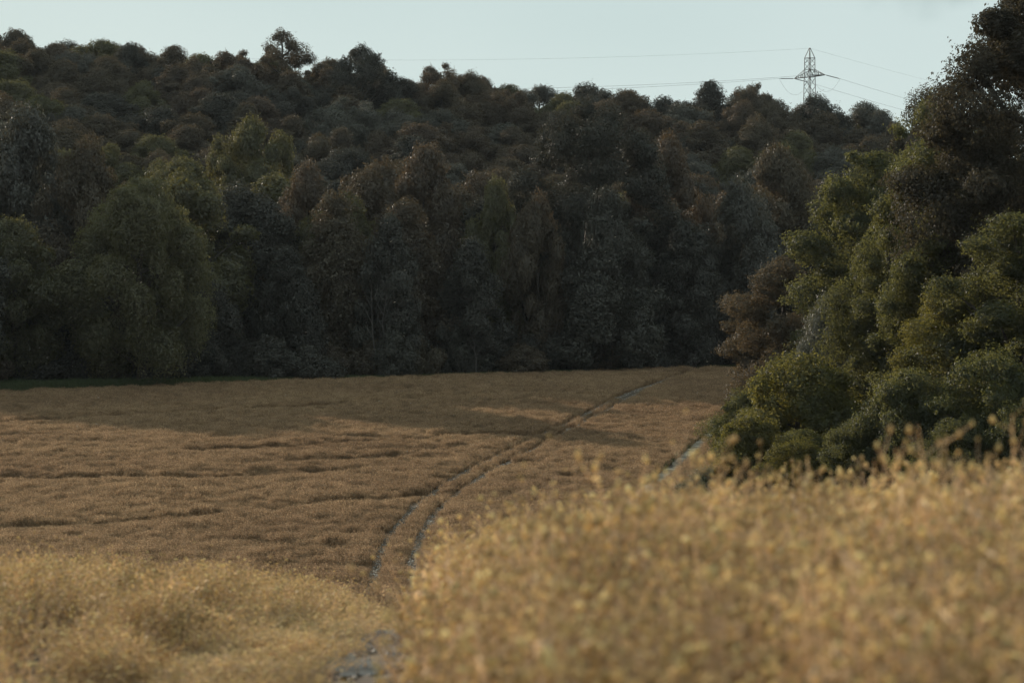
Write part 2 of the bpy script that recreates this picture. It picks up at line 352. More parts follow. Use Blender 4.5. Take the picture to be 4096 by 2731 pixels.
def crown(seed, H, R, base, prof, nb, cover, leaf, brel=.40, droop=0.0, ragged=.2, sprig=.10, rough=.16, gaps=0.0):
    """a crown of overlapping leafy boughs; leaves sit in the outer shell of each bough"""
    rng = np.random.RandomState(seed); u = (np.arange(nb) + .5) / nb
    px, pr = PROF[prof]; z0 = H * base; hc = H - z0
    az = np.arange(nb) * 2.39996 + rng.rand() * 6 + rng.randn(nb) * .35
    rb = R * brel * (.45 + .85 * rng.rand(nb)) * np.interp(u, [0, .5, 1], [1, 1.05, .8])
    rad = np.maximum(np.interp(u, px, pr) * R * (1 + ragged * rng.randn(nb) * .6) - rb * .75, 0)
    BC = np.c_[rad * np.cos(az), rad * np.sin(az), z0 + rb * .6 + u * (hc - rb * 1.45)]
    BC[:, 2] += ragged * rng.randn(nb) * .5
    Ps = []; Ns = []
    for i in range(nb):
        n = int(cover * 4 * np.pi * rb[i] ** 2 / (leaf * leaf * .4))
        d = norm(rng.randn(n, 3)); lo = lump(rng, d, 5, (1.5, 3.5)); hi = lump(rng, d, 7, (7, 14))
        r = rb[i] * (1 + rough * lo - .42 * rng.rand(n) ** 1.6) + np.clip(.17 * rb[i], .18, .42) * (hi - .2)
        ani = np.array([.8 + .45 * rng.rand(), .8 + .45 * rng.rand(), .62 + .38 * rng.rand()])
        sk = lump(rng, d, 9, (14, 30)); spike = np.clip(sk - .9 + sprig, 0, None) * (.30 * rb[i] + .30) * rng.rand(n)
        if gaps: keepg = lump(rng, d, 5, (5, 9)) > -1.6 + gaps; d, r, spike = d[keepg], r[keepg], spike[keepg]
        q = BC[i] + d * r[:, None] * ani + norm(d * .7 + [0, 0, .55]) * spike[:, None]
        near = np.zeros(len(q), bool)
        for j in range(nb):
            if j != i: near |= ((q - BC[j]) ** 2 / np.array([1, 1, .67])).sum(1) < (.66 * rb[j]) ** 2
        q = q[~near]; dd = d[~near]
        if droop:
            kk = np.repeat(rng.rand(len(q) // 7 + 1), 7)[:len(q)]; hang = kk * droop * rng.rand(len(q)) * (dd[:, 2] < .5); q[:, 2] -= hang
        Ps.append(q); Ns.append(norm(dd * .9 + [0, 0, .25] + rng.randn(len(q), 3) * .5))
        nf = int(n * .16); Ps.append(BC[i] + norm(rng.randn(nf, 3)) * (rb[i] * .62 * rng.rand(nf, 1) ** .4) * [1, 1, .82]); Ns.append(norm(rng.randn(nf, 3)))
    P = np.concatenate(Ps); Nr = np.concatenate(Ns)
    P[:, 2] = np.maximum(P[:, 2], .15)
    V, F = leaves(P, Nr, leaf, rng, droop=1.2 if droop else 0)
    me = mesh_np('crown', V, F)
    # trunk and limbs
    r0 = .018 * H + .05; pts = np.array([[0, 0, -.6], [.03 * R, 0, H * .15], [-.04 * R, .03 * R, H * .4], [.02 * R, -.03 * R, H * .65], [0, 0, H * .88]])
    tp = [(pts, r0 * np.array([1.35, 1, .8, .5, .12]))]
    for i in rng.permutation(nb)[:min(nb, 14)]:
        e = BC[i]; s = np.clip(e[2] - rad[i] * .7, H * .08, H * .8); st = np.array([np.interp(s, pts[:, 2], pts[:, 0]), np.interp(s, pts[:, 2], pts[:, 1]), s])
        mid = (st + e) / 2 + [0, 0, -.06 * H * rng.rand()]; tp.append((np.array([st, mid, e]), r0 * np.array([.5, .32, .08])))
    TV, TF = tubes(tp, 6)
    return dict(crown=me, trunk=mesh_np('trunk', TV, TF), H=H, R=R)
PROT = {}
for i in range(4): PROT[f'round{i}'] = crown(10 + i, 16, 6.6, .05, 'round', 30, 1.35, .25, brel=.34, sprig=.2, rough=.2)
for i in range(2): PROT[f'dome{i}'] = crown(20 + i, 16, 7.0, .05, 'dome', 36, 1.35, .25, brel=.30, sprig=.2, rough=.2)
for i in range(3): PROT[f'cone{i}'] = crown(30 + i, 16, 5.4, .0, 'cone', 30, 1.35, .24, brel=.36, sprig=.2, rough=.2)
for i in range(2): PROT[f'scrub{i}'] = crown(40 + i, 5.0, 3.4, .0, 'bush', 14, 1.3, .22, brel=.44, sprig=.25, rough=.22)
PROT['weep'] = crown(50, 21, 6.4, .10, 'dome', 32, 1.7, .23, brel=.32, droop=2.8, sprig=.2, rough=.2)
PROT['open'] = crown(51, 20, 6.5, .08, 'round', 34, 1.1, .27, brel=.30, ragged=.3, gaps=.6, sprig=.3, rough=.25)
for i in range(4): PROT[f'near{i}'] = crown(60 + i, 20, 6.0, .02, 'round', 40, 1.3, .19, brel=.30, sprig=.55, rough=.34, ragged=.35)
for i in range(3): PROT[f'shrub{i}'] = crown(70 + i, 6.5, 3.6, .0, 'bush', 26, 1.35, .145, brel=.35, sprig=.55, rough=.34)
PROT['tuft'] = crown(80, 2.0, 1.6, .0, 'bush', 12, 1.1, .10, brel=.44, sprig=.4, rough=.25)
PROT['broad_big'] = crown(90, 30, 9.6, .04, 'dome', 52, 1.3, .25, brel=.27, sprig=.2, rough=.2)
PROT['tall_near'] = crown(91, 27, 6.6, .02, 'dome', 60, 1.75, .20, brel=.30, sprig=.15, rough=.22, ragged=.28)
print('leaf quads', {k: len(v['crown'].polygons) for k, v in PROT.items()})

def tree(name, proto, x, y, H, R, mat, rz, label, group=None, cat='tree'):
    p = PROT[proto]; e = bpy.data.objects.new(name, None); COL.objects.link(e)
    e.empty_display_size = .5
    e.location = (x, y, float(h(x, y))); e.rotation_euler = (0, 0, rz); e.scale = (R / p['R'], R / p['R'], H / p['H'])
    tag(e, label, cat, group)
    link('crown', p['crown'], M[mat], e, True); link('trunk', p['trunk'], M['bark'], e)
    return e

# trees one can pick out in the wood: (prototype, x, y, height, radius, leaf, turn, label)
SPECIAL = [
 ('weep', -37.7, 245, 21.9, 6.6, 'willow', .4, 'drooping olive tree with hanging sprays at the left foot of the wood'),
 ('round0', -52.2, 262, 28.0, 6.5, 'grey', 1.0, 'tall grey-green tree behind the drooping olive tree'),
 ('round2', -45.5, 258, 25.0, 5.6, 'brown', 2.2, 'tall brown tree rising right behind the drooping olive tree'),
 ('round1', -50.0, 243, 17.3, 5.4, 'olive', .2, 'olive-green tree above the grass strip beside the drooping tree'),
 ('cone1', -44.0, 248, 13.5, 4.4, 'dark', 3.2, 'low dark tree in front of the drooping olive tree'),
 ('broad_big', 9.5, 294, 32.0, 9.8, 'dark', 0.3, 'biggest broad dark tree standing high above the wood edge'),
 ('cone0', 11.0, 279, 21.6, 6.3, 'dark', 1.3, 'dark cone-shaped tree in front of the biggest broad tree'),
 ('cone1', -13.5, 268, 18.5, 4.8, 'dark', .6, 'dark cone-shaped tree with bare stems beside it'),
 ('cone2', -4.7, 273, 16.1, 4.6, 'dark', 4.1, 'dark cone-shaped tree below the yellow-green topped tree'),
 ('cone0', -24.3, 262, 14.4, 4.8, 'dark', 2.6, 'low dark tree between the drooping tree and the bare stems'),
 ('round3', 27.9, 296, 23.5, 5.8, 'grey', .9, 'pale grey-leaved tree above the gap between field and hedge'),
 ('round0', 35.7, 325, 27.1, 7.1, 'brown', 5.0, 'large brown tree rising behind the pale grey-leaved tree'),
 ('round1', -2.0, 285, 22.2, 3.9, 'olive', 2.0, 'slim yellow-green topped tree in the dark middle of the wood'),
 ('round2', -24.3, 287, 22.0, 5.2, 'russet', 1.1, 'russet tree with a pale lit top above the low dark trees'),
 ('dome1', -34.9, 325, 24.0, 6.4, 'olive', .5, 'olive tree with a rounded lit top halfway up the hillside'),
 ('open', -44.6, 470, 21.3, 6.3, 'brown', .5, 'ragged open-crowned tree standing up from the skyline'),
 ('dome1', -28.1, 455, 21.8, 7.0, 'dark', 2.5, 'dense dome-shaped tree standing up from the skyline'),
 ('round3', 2.9, 280, 21.1, 4.0, 'russet', 3.0, 'narrow russet tree at the left flank of the biggest broad tree'),
 ('cone2', 20.6, 289, 18.4, 4.8, 'dark', 1.9, 'dark cone-shaped tree right of the biggest broad tree'),
 ('cone1', -33.2, 257, 12.3, 4.8, 'dark', 5.0, 'low dark tree at the right foot of the drooping olive tree'),
 ('round1', -10.5, 292, 25.2, 5.8, 'russet', 4.4, 'tall dull russet tree above the cone-shaped tree with bare stems'),
 ('round2', 19.5, 303, 28.0, 5.6, 'russet', 3.7, 'tall russet-brown tree at the right flank of the biggest broad tree'),
]
for i, (p, x, y, H, R, mt, rz, lab) in enumerate(SPECIAL):
    tree('wood_tree', p, x, y, H, R, mt, rz, lab)
rng = np.random.RandomState(11)
KIND = {'brown': 'dull brown', 'russet': 'russet', 'grey': 'grey-green', 'olive': 'olive-tinged', 'dark': 'very dark'}
SHORT = ['drooping olive tree', 'drooping olive tree', 'drooping olive tree', 'drooping olive tree', 'drooping olive tree', 'biggest broad dark tree', 'biggest broad dark tree', 'tree with bare stems',
         'yellow-green topped tree', 'tree with bare stems', 'pale grey-leaved tree', 'pale grey-leaved tree', 'yellow-green topped tree', 'russet tree with a pale top', 'olive lit-topped tree',
         'ragged skyline tree', 'dome-shaped skyline tree', 'biggest broad dark tree', 'biggest broad dark tree', 'drooping olive tree', 'tree with bare stems', 'biggest broad dark tree']
def wood_label(x, y, R, H, mt, proto):
    shape = {'r': 'rounded', 'd': 'domed', 'c': 'pointed'}[proto[0]]
    t = y - float(edge(x)); L = 200 - .8 * min(max(x, -130), 90)
    tier = 'at the foot of the wood' if t < 16 else 'on the lower wooded slope' if t < 60 else 'on the wooded skyline' if t > L - 25 else 'halfway up the wooded hill' if t < L * .55 else 'on the upper wooded slope'
    i = min(range(len(SPECIAL)), key=lambda k: math.hypot(x - SPECIAL[k][1], (y - SPECIAL[k][2]) * .6))
    d = math.hypot(x - SPECIAL[i][1], (y - SPECIAL[i][2]) * .6)
    size = 'broad ' if R > 6.9 else 'slim ' if R < 5.6 else ''
    where = ''
    if math.hypot(x / y - PX / PYY, 0) < .022 and t > L - 45: where = ' before the pylon'
    elif d < 26: where = (' behind the ' if y - SPECIAL[i][2] > 9 else ' beside the ') + SHORT[i]
    if len((size + KIND[mt] + ' x tree ' + tier + where).split()) > 16: size = ''
    if len((size + KIND[mt] + ' x tree ' + tier + where).split()) > 16: tier = 'in the wood'
    return f"{size}{KIND[mt]} {shape} tree {tier}{where}"
PX, PYY = 86.0, 700.0
placed = [(s[1], s[2], s[4]) for s in SPECIAL]
cnt = 0
def try_tree(x, y, R, H, mt, proto, sep):
    global cnt
    for a, b, r in placed:
        if math.hypot(x - a, (y - b)) < sep * (R + r): return False
    placed.append((x, y, R)); cnt += 1
    tree('wood_tree', proto, x, y, H, R, mt, rng.rand() * 6.3, wood_label(x, y, R, H, mt, proto), mt + ' trees of the hillside wood'); return True
# rows stepping up the hill, front first
for t0, t1, n, sep in ((3, 16, 120, .58), (16, 60, 420, .56), (150, 300, 900, .48), (60, 300, 2600, .60)):
    for k in range(n):
        if cnt >= 292: break
        x = rng.uniform(-135, 130); y = float(edge(x)) + rng.uniform(t0, t1)
        if abs(x) > .225 * y + 6 or y > 505: continue
        L = 200 - .8 * min(max(x, -130), 90)
        if y - float(edge(x)) > L + 22 or (t0 == 150 and y - float(edge(x)) < L - 32): continue
        if x > 48 + (y - 300) * .25: continue
        R = rng.uniform(5.4, 8.6) + (.8 if t0 == 16 else 0); H = rng.uniform(12.5, 15.5) + (5.5 if t0 < 60 else 0) + (1.0 if t0 == 150 else 0)
        mt = rng.choice(['brown', 'russet', 'grey', 'olive', 'dark'], p=[.38, .13, .20, .13, .16])
        pr = rng.choice(['round0', 'round1', 'round2', 'round3', 'dome0', 'dome1', 'cone2'], p=[.16] * 4 + [.13, .13, .10])
        if t0 == 3: pr = rng.choice(['cone0', 'cone1', 'cone2', 'round3']); mt = rng.choice(['dark', 'brown', 'dark'])
        if abs(x / y - .123) < .045 and y - float(edge(x)) > L - 50: H += 2.6
        try_tree(x, y, R, H, mt, pr, sep)
print('hill trees', cnt)
# scrub along the foot of the wood
ns = 0
for x in np.arange(-62, 50, 3.3):
    xx = x + rng.uniform(-1, 1); yy = float(edge(xx)) + rng.uniform(-1.5, 3.5) + (4.5 if xx < -26 else 0)
    i = min(range(len(SPECIAL)), key=lambda k: math.hypot(xx - SPECIAL[k][1], yy - SPECIAL[k][2])); mt = 'dark' if rng.rand() < .7 else 'brown'
    H = rng.uniform(3.5, 7.0)
    tree('scrub_bush', f'scrub{ns % 2}', xx, yy, H, rng.uniform(2.4, 3.6), mt, rng.rand() * 6,
         f"{'tall' if H > 5.2 else 'low'} {'dark' if mt == 'dark' else 'brownish'} scrub bush at the wood foot near the {SHORT[i]}", 'scrub along the foot of the wood', 'bush'); ns += 1

# trees and bushes along the chalk path
HEDGE = [
 ('near0', 22.9, 205, 13.9, 5.6, 'tan', .3, 'tree', 'rounded tan-brown tree leaning over the field at the hedge end'),
 ('shrub0', 23.3, 180, 10.3, 2.6, 'silver', .9, 'tree', 'small silvery-leaved tree in front of the tan-brown tree'),
 ('near1', 28.9, 195, 22.1, 6.2, 'green', 1.4, 'tree', 'green tree with yellow-lit edges behind the silvery-leaved tree'),
 ('near2', 29.9, 165, 20.8, 6.0, 'green', 2.3, 'tree', 'large green hedge tree below the tallest dark brown tree'),
 ('tall_near', 32.4, 150, 27.5, 6.6, 'umber', .1, 'tree', 'tallest dark brown tree of the hedge reaching the top of the sky'),
 ('tall_near', 36.6, 210, 26.0, 5.4, 'umber', 3.3, 'tree', 'slender brown tree beside the tallest tree, against the sky'),
 ('near3', 25.0, 160, 14.6, 4.0, 'green', 4.0, 'tree', 'mid-height green tree with a yellow-lit left edge in the hedge'),
 ('near1', 28.4, 135, 13.6, 5.2, 'green', 5.2, 'tree', 'dark green tree at the near end of the hedge behind the tall crop'),
 ('near2', 25.4, 140, 10.4, 3.6, 'yellow', .7, 'tree', 'yellow-green small tree between the two dark green hedge trees'),
 ('shrub1', 17.9, 150, 7.8, 4.4, 'yellow', 1.2, 'bush', 'wide yellow-green bush beside the chalk path'),
 ('shrub2', 13.8, 140, 4.9, 2.7, 'yellow', 2.9, 'bush', 'low yellow-green bush hanging over the chalk path edge'),
 ('shrub0', 18.4, 130, 4.2, 2.2, 'green', 4.2, 'bush', 'low green bush behind the blurred crop tips'),
 ('shrub1', 21.2, 128, 6.5, 2.8, 'green', 5.1, 'bush', 'dark green bush at the foot of the yellow-green small tree'),
 ('shrub2', 24.9, 125, 6.3, 3.4, 'green', .4, 'bush', 'dark green bush at the foot of the near hedge tree'),
 ('tuft', 11.2, 139, 2.0, 1.5, 'sage', .4, 'bush', 'pale grey-green tuft beside the chalk path'),
 ('tuft', 12.6, 146, 1.7, 1.3, 'green', 1.4, 'bush', 'small dark tuft at the chalk path behind the pale tuft'),
 ('tuft', 10.0, 131, 1.3, 1.3, 'sage', 2.4, 'bush', 'low pale tuft at the chalk path below the taller pale tuft'),
 ('tuft', 13.9, 153, 1.6, 1.5, 'yellow', 4.4, 'bush', 'small yellow-green tuft at the chalk path below the wide bush'),
 ('shrub0', 15.4, 158, 3.2, 2.0, 'green', 5.4, 'bush', 'small dark green bush between chalk path and wide yellow-green bush'),
 ('shrub0', 16.6, 170, 4.5, 2.6, 'green', 1.9, 'bush', 'dark green bush over the far part of the chalk path'),
 ('shrub2', 19.4, 188, 5.5, 2.8, 'tan', 3.9, 'bush', 'brownish bush below the rounded tan-brown tree'),
 ('near2', 35.5, 178, 22.5, 5.8, 'umber', 4.7, 'tree', 'brown tree filling the gap behind the large green hedge tree'),
 ('near3', 32.5, 188, 24.0, 5.6, 'green', 1.7, 'tree', 'tall green tree rising between the slender brown tree and the hedge'),
 ('near1', 27.0, 150, 15.0, 4.6, 'green', 3.1, 'tree', 'green tree filling the hedge between the large and near dark green trees'),
 ('shrub2', 15.9, 134, 3.4, 2.5, 'yellow', .5, 'bush', 'low yellow-green bush at the foot of the wide bush, screening its stem'),
 ('shrub1', 16.9, 141, 3.6, 2.6, 'green', 2.5, 'bush', 'low dark bush tucked between wide and low yellow-green bushes'),
 ('shrub0', 22.6, 122, 3.6, 2.6, 'green', 3.5, 'bush', 'low green bush just behind the crop tips under the near hedge tree'),
 ('shrub2', 27.0, 120, 4.4, 3.0, 'green', 4.9, 'bush', 'broad low green bush at the near end of the hedge bank'),
 ('near0', 34.5, 132, 17.0, 5.0, 'green', 2.7, 'tree', 'green tree at the right end of the hedge below the tallest tree'),
]
for p, x, y, H, R, mt, rz, cat, lab in HEDGE:
    tree('hedge_tree' if cat == 'tree' else 'hedge_bush', p, x, y, H, R, mt, rz, lab, None, cat)

# bare saplings in front of the wood
def sapling(x, y, H, seed, lab):
    r = np.random.RandomState(seed); e = bpy.data.objects.new('bare_sapling', None); COL.objects.link(e)
    e.location = (x, y, float(h(x, y)) - .1); tag(e, lab, 'sapling')
    pts = np.c_[np.cumsum(r.randn(7) * .12), np.cumsum(r.randn(7) * .05), np.linspace(0, H, 7)]
    V, F = tubes([(pts, np.linspace(.09, .02, 7))], 5); link('trunk', mesh_np('trunk', V, F), M['pale_bark'], e)
    for k in range(7):
        s = H * (.35 + .08 * k); b = np.array([np.interp(s, pts[:, 2], pts[:, 0]), np.interp(s, pts[:, 2], pts[:, 1]), s]); sx = (-1) ** k
        q = np.array([b, b + [sx * .5, -.1, .8 + .3 * r.rand()], b + [sx * (.8 + .4 * r.rand()), -.2, 1.9 + r.rand()]])
        V, F = tubes([(q, [.045, .03, .012])], 4); link('branch', mesh_np('branch', V, F), M['pale_bark'], e)
sapling(-15.2, 262.2, 10.5, 3, 'pale bare sapling forking upward against the dark scrub')
sapling(-13.6, 262.8, 9.5, 8, 'pale bare sapling with a bent top in the dark scrub')
sapling(-4.0, 269.0, 6.5, 12, 'short bare sapling at the dark wood foot near the field')
sapling(26.5, 291.5, 9.0, 15, 'bare sapling beside the tan-brown hedge-end tree')

# ------------------------------------------------------------------ pylon and power lines
PX, PYY = 86.0, 700.0
pz = float(h(PX, PYY)); PTOP = 69.1 - pz
ax = np.array([.53, -.848]); bx_ = np.array([.848, .53])        # cross-arm direction, line direction
pyl = bpy.data.objects.new('electricity_pylon', None); COL.objects.link(pyl)
pyl.location = (PX, PYY, pz); tag(pyl, 'lattice steel electricity pylon rising behind the wooded skyline', 'pylon')
HW = ([0, 12, PTOP - 18, PTOP - 6.2, PTOP - 2.9, PTOP], [4.2, 2.6, 1.28, 1.08, 1.05, .08])
def hw(z): return float(np.interp(z, *HW))
def corner(z, i):
    s = hw(z); a, b = ((-1, -1), (1, -1), (1, 1), (-1, 1))[i]
    q = ax * a * s + bx_ * b * s; return np.array([q[0], q[1], z])
def bar(name, segs, r, parent, mat='steel'):
    V, F = tubes([(np.array([a, (np.asarray(a) + b) / 2, b]), r) for a, b in segs], 4)
    return link(name, mesh_np(name, V, F), M[mat], parent)
lev = [0, 6, 12, 17.5, 22.5, 27, 31] + list(np.linspace(PTOP - 18.3, PTOP - 6.2, 6)) + [PTOP - 4.5, PTOP - 2.9, PTOP]
lev = [z for k, z in enumerate(lev) if k == 0 or z > lev[k - 1]]
for i in range(4):
    bar('leg', [(corner(a, i), corner(b, i)) for a, b in zip(lev[:-1], lev[1:])], .10, pyl)
for a, b in zip(lev[:-2], lev[1:-1]):
    for i in range(4):
        j = (i + 1) % 4
        bar('cross_brace', [(corner(a, i), corner(b, j)), (corner(a, j), corner(b, i))], .055, pyl)
for z in (PTOP - 2.9, PTOP - 6.2, PTOP - 8.4, PTOP - 18.3, PTOP - 16):
    bar('girdle', [(corner(z, i), corner(z, (i + 1) % 4)) for i in range(4)], .06, pyl)
def v3(p, z): return np.array([p[0], p[1], z])
TIPS = {}
for lvl, (zt, zb, rch) in enumerate(((PTOP - 6.2, PTOP - 8.3, 7.1), (PTOP - 16, PTOP - 18.5, 9.6), (PTOP - 26, PTOP - 28.5, 8.0))):
    for s in (-1, 1):
        tip = v3(ax * s * rch, zb); TIPS[lvl, s] = tip; S = []
        b0, b1 = [v3(ax * s * hw(zb) + bx_ * q * hw(zb), zb) for q in (-1, 1)]; t0, t1 = [v3(ax * s * hw(zt) + bx_ * q * hw(zt), zt) for q in (-1, 1)]
        S += [(b0, tip), (b1, tip), (t0, tip), (t1, tip)]
        for k in range(1, 5):
            u = k / 5; u2 = (k - .5) / 5
            S += [(b0 + (tip - b0) * u, b1 + (tip - b1) * u), (b0 + (tip - b0) * u, t0 + (tip - t0) * u2), (b1 + (tip - b1) * u, t1 + (tip - t1) * u2), (b0 + (tip - b0) * u2, b1 + (tip - b1) * u)]
        bar('cross_arm', S, .075, pyl)
base = np.array([PX, PYY, pz])
def catenary(a, b, sag, n=40):
    u = np.linspace(0, 1, n)[:, None]; P = a + (b - a) * u; P[:, 2] -= 4 * sag * (u * (1 - u))[:, 0]; return P
def wire(name, P, r, label):
    V, F = tubes([(P, r)], 5); o = link(name, mesh_np(name, V, F), M['wire'])
    tag(o, label, 'power line'); return o
for (lvl, s), tip in TIPS.items():
    if lvl == 2: continue
    lo = []
    for d, dz in ((-1, -.045), (1, -.155)):
        dirv = norm(np.array([*(bx_ * d), dz])); ins0 = tip + dirv * .5; ins1 = tip + dirv * (4.9 if lvl == 0 else 4.5)
        n = 19; P = []; R_ = []
        for k in range(n):
            c = ins0 + (ins1 - ins0) * (k / (n - 1)); st = (ins1 - ins0) / n
            P += [c, c + st * .5]; R_ += [.15, .06]
        o = bpy.data.objects.new('insulator_string', None)
        V, F = tubes([(np.array(P), np.array(R_))], 6); link('insulator_string', mesh_np('insulator_string', V, F), M['glass'], pyl)
        bar('linkage', [(tip, ins0), (ins1, ins1 + dirv * .8)], .05, pyl); lo.append(ins1 + dirv * .6)
    # jumper loop slung under the arm
    mid = (lo[0] + lo[1]) / 2; P = catenary(lo[0], lo[1], 4.2, 24)
    V, F = tubes([(P, .028)], 4); link('jumper_loop', mesh_np('jumper_loop', V, F), M['wire'], pyl)
    side = 'nearer' if s == 1 else 'farther'; lev_n = ('upper', 'lower')[lvl]
    for d, e in ((-1, lo[0]), (1, lo[1])):
        A = base + e
        far = base + v3(ax * s * 7 + bx_ * d * 330, float(tip[2]) + (-9.0 if d < 0 else -34.0))
        wire('power_line', catenary(A, far, 6.5 if d < 0 else 7.5), .032,
             f"{lev_n} {'cable running from the pylon over the long wooded skyline' if d < 0 else 'cable sloping from the pylon down behind the tall hedge trees'}, on the {side} arm")
for d in (-1, 1):
    far = base + v3(bx_ * d * 330, PTOP + (-13.0 if d < 0 else -32.0))
    wire('earth_wire', catenary(base + [0, 0, PTOP - .1], far, 5.0 if d < 0 else 6.0), .017,
         'thin earth wire from the pylon peak ' + ('over the long wooded skyline' if d < 0 else 'sloping down behind the tall hedge trees'))

# ------------------------------------------------------------------ crop, grass, stones (uncountable: one object each)
def scatter(name, pts, rz, sc, tilt, protos, label, cat, szz=None):
    n = len(pts); me = bpy.data.meshes.new(name); me.vertices.add(n)
    me.vertices.foreach_set('co', np.asarray(pts, np.float32).ravel())
    def attr(nm, typ, data, key):
        a = me.attributes.new(nm, typ, 'POINT'); a.data.foreach_set(key, np.asarray(data).ravel())
    attr('rot', 'FLOAT_VECTOR', np.c_[tilt, rz].astype(np.float32), 'vector')
    attr('scl', 'FLOAT_VECTOR', np.asarray(sc, np.float32), 'vector')
    attr('pick', 'INT', np.random.RandomState(3).randint(0, len(protos), n).astype(np.int32), 'value')
    o = bpy.data.objects.new(name, me); COL.objects.link(o); tag(o, label, cat, None, 'stuff')
    ng = bpy.data.node_groups.new(name, 'GeometryNodeTree')
    ng.interface.new_socket('Geometry', in_out='INPUT', socket_type='NodeSocketGeometry'); ng.interface.new_socket('Geometry', in_out='OUTPUT', socket_type='NodeSocketGeometry')
    gi = N(ng, 'NodeGroupInput'); go = N(ng, 'NodeGroupOutput'); jn = N(ng, 'GeometryNodeJoinGeometry')
    for p in protos:
        oi = N(ng, 'GeometryNodeObjectInfo'); oi.inputs['Object'].default_value = p; oi.inputs['As Instance'].default_value = True
        ng.links.new(oi.outputs['Geometry'], jn.inputs[0])
    ip = N(ng, 'GeometryNodeInstanceOnPoints'); ip.inputs['Pick Instance'].default_value = True
    def na(nm, dt):
        a = N(ng, 'GeometryNodeInputNamedAttribute', data_type=dt); a.inputs['Name'].default_value = nm; return a.outputs['Attribute']
    e2r = N(ng, 'FunctionNodeEulerToRotation'); ng.links.new(na('rot', 'FLOAT_VECTOR'), e2r.inputs[0])
    ng.links.new(gi.outputs[0], ip.inputs['Points']); ng.links.new(jn.outputs[0], ip.inputs['Instance'])
    ng.links.new(na('pick', 'INT'), ip.inputs['Instance Index']); ng.links.new(e2r.outputs[0], ip.inputs['Rotation'])
    ng.links.new(na('scl', 'FLOAT_VECTOR'), ip.inputs['Scale']); ng.links.new(ip.outputs[0], go.inputs[0])
    md = o.modifiers.new('scatter', 'NODES'); md.node_group = ng; return o
def proto_obj(name, me, mats):
    for q in mats: me.materials.append(q)
    return bpy.data.objects.new(name, me)

def blades(rng, n, rad, hgt, w, lean, heads=0, hs=.02):
    """a tuft: n two-piece tapering blades and small rhomb heads"""
    a = rng.rand(n) * 6.283; r = rad * np.sqrt(rng.rand(n)); B = np.c_[r * np.cos(a), r * np.sin(a), np.full(n, -.05)]
    H = hgt * (.65 + .4 * rng.rand(n)); ln = lean * rng.randn(n, 2) + .25 * lean * B[:, :2] / rad
    Mi = B + np.c_[ln * .35 * H[:, None], H * .6]; Tp = B + np.c_[ln * H[:, None], H]
    f = rng.rand(n) * 6.283; S = np.c_[np.cos(f), np.sin(f), np.zeros(n)] * w
    V = np.stack([B - S * .5, B + S * .5, Mi + S * .5, Mi - S * .5, Mi - S * .5, Mi + S * .5, Tp + S * .12, Tp - S * .12], 1).reshape(-1, 3)
    F = np.concatenate([np.arange(8 * n).reshape(n, 8)[:, :4], np.arange(8 * n).reshape(n, 8)[:, 4:]])
    if heads:
        k = n * heads; bi = rng.randint(0, n, k); u = .72 + .3 * rng.rand(k, 1)
        P = B[bi] + (Tp - B)[bi] * u + rng.randn(k, 3) * [hs * 2.2, hs * 2.2, hs * 1.5]
        lv, lf = leaves(P, norm(rng.randn(k, 3)), hs * 2, rng, .7); F = np.r_[F, lf + len(V)]; V = np.r_[V, lv]
    return V, F
rg = np.random.RandomState(21); field_pro = []
for i in range(5):
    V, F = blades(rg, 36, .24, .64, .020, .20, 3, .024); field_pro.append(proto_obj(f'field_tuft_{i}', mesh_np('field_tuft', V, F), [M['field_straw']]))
# far and middle field
rg = np.random.RandomState(4); n = 250000
yy = np.sqrt(rg.uniform(24 ** 2, 300 ** 2, n)); xx = rg.uniform(-.25, .25, n) * yy + rg.uniform(-3, 3, n)
keep = (yy < edge(xx) - 3.0) & (xx < pathx(yy) - 1.25 + .4 * rg.rand(n))
keep &= ~((yy < 100) & (rg.rand(n) < .2))
xx, yy = xx[keep], yy[keep]
dr = np.minimum(dist_poly(xx, yy, RR), dist_poly(xx, yy, RL))
keep = dr > np.interp(yy, [110, 180, 260], [.34, .48, .62]) + .16 * rg.rand(len(xx)); xx, yy, dr = xx[keep], yy[keep], dr[keep]
hs = .88 + .40 * (fbm(xx * .09 + 3, yy * .05, 3) - .5) + .55 * (fbm(xx * .38, yy * .16 + 9, 3) - .5) + .65 * (vnoise(xx * 1.5, yy * .9) - .5)
hs *= np.clip(.75 + dr * .25, .7, 1)
for c in CROSS:                      # crop trampled in front of each cross track, standing behind it
    c = np.array(c); yl = np.interp(xx, c[:, 0], c[:, 1]) + 1.2 * (fbm(xx * .18 + 7, xx * 0 + 3) - .5)
    inr = sm((xx - c[0, 0] + 3) / 3) * sm((c[-1, 0] + 3 - xx) / 3); sd_ = yy - yl
    dip = np.where(sd_ < 0, np.clip(1 + sd_ / 5.0, 0, 1) ** 1.2, np.clip(1 - sd_ / .5, 0, 1)); dip = dip * (.65 + .5 * fbm(xx * .25, yy * .1 + 40))
    hs *= 1 - np.clip(.92 * dip, 0, .93) * inr
thin = fbm(xx * .16 + 50, yy * .30 + 8, 3); hs *= np.where(thin < .33, .5 + .5 * sm((thin - .23) / .12), 1)
hs = np.clip(hs, .16, 1.3)
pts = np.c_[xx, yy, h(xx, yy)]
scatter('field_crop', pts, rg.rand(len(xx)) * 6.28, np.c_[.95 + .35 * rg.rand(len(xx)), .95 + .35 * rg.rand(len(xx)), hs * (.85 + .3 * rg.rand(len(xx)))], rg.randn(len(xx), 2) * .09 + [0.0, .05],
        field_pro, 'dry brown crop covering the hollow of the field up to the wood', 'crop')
print('field tufts', len(xx))

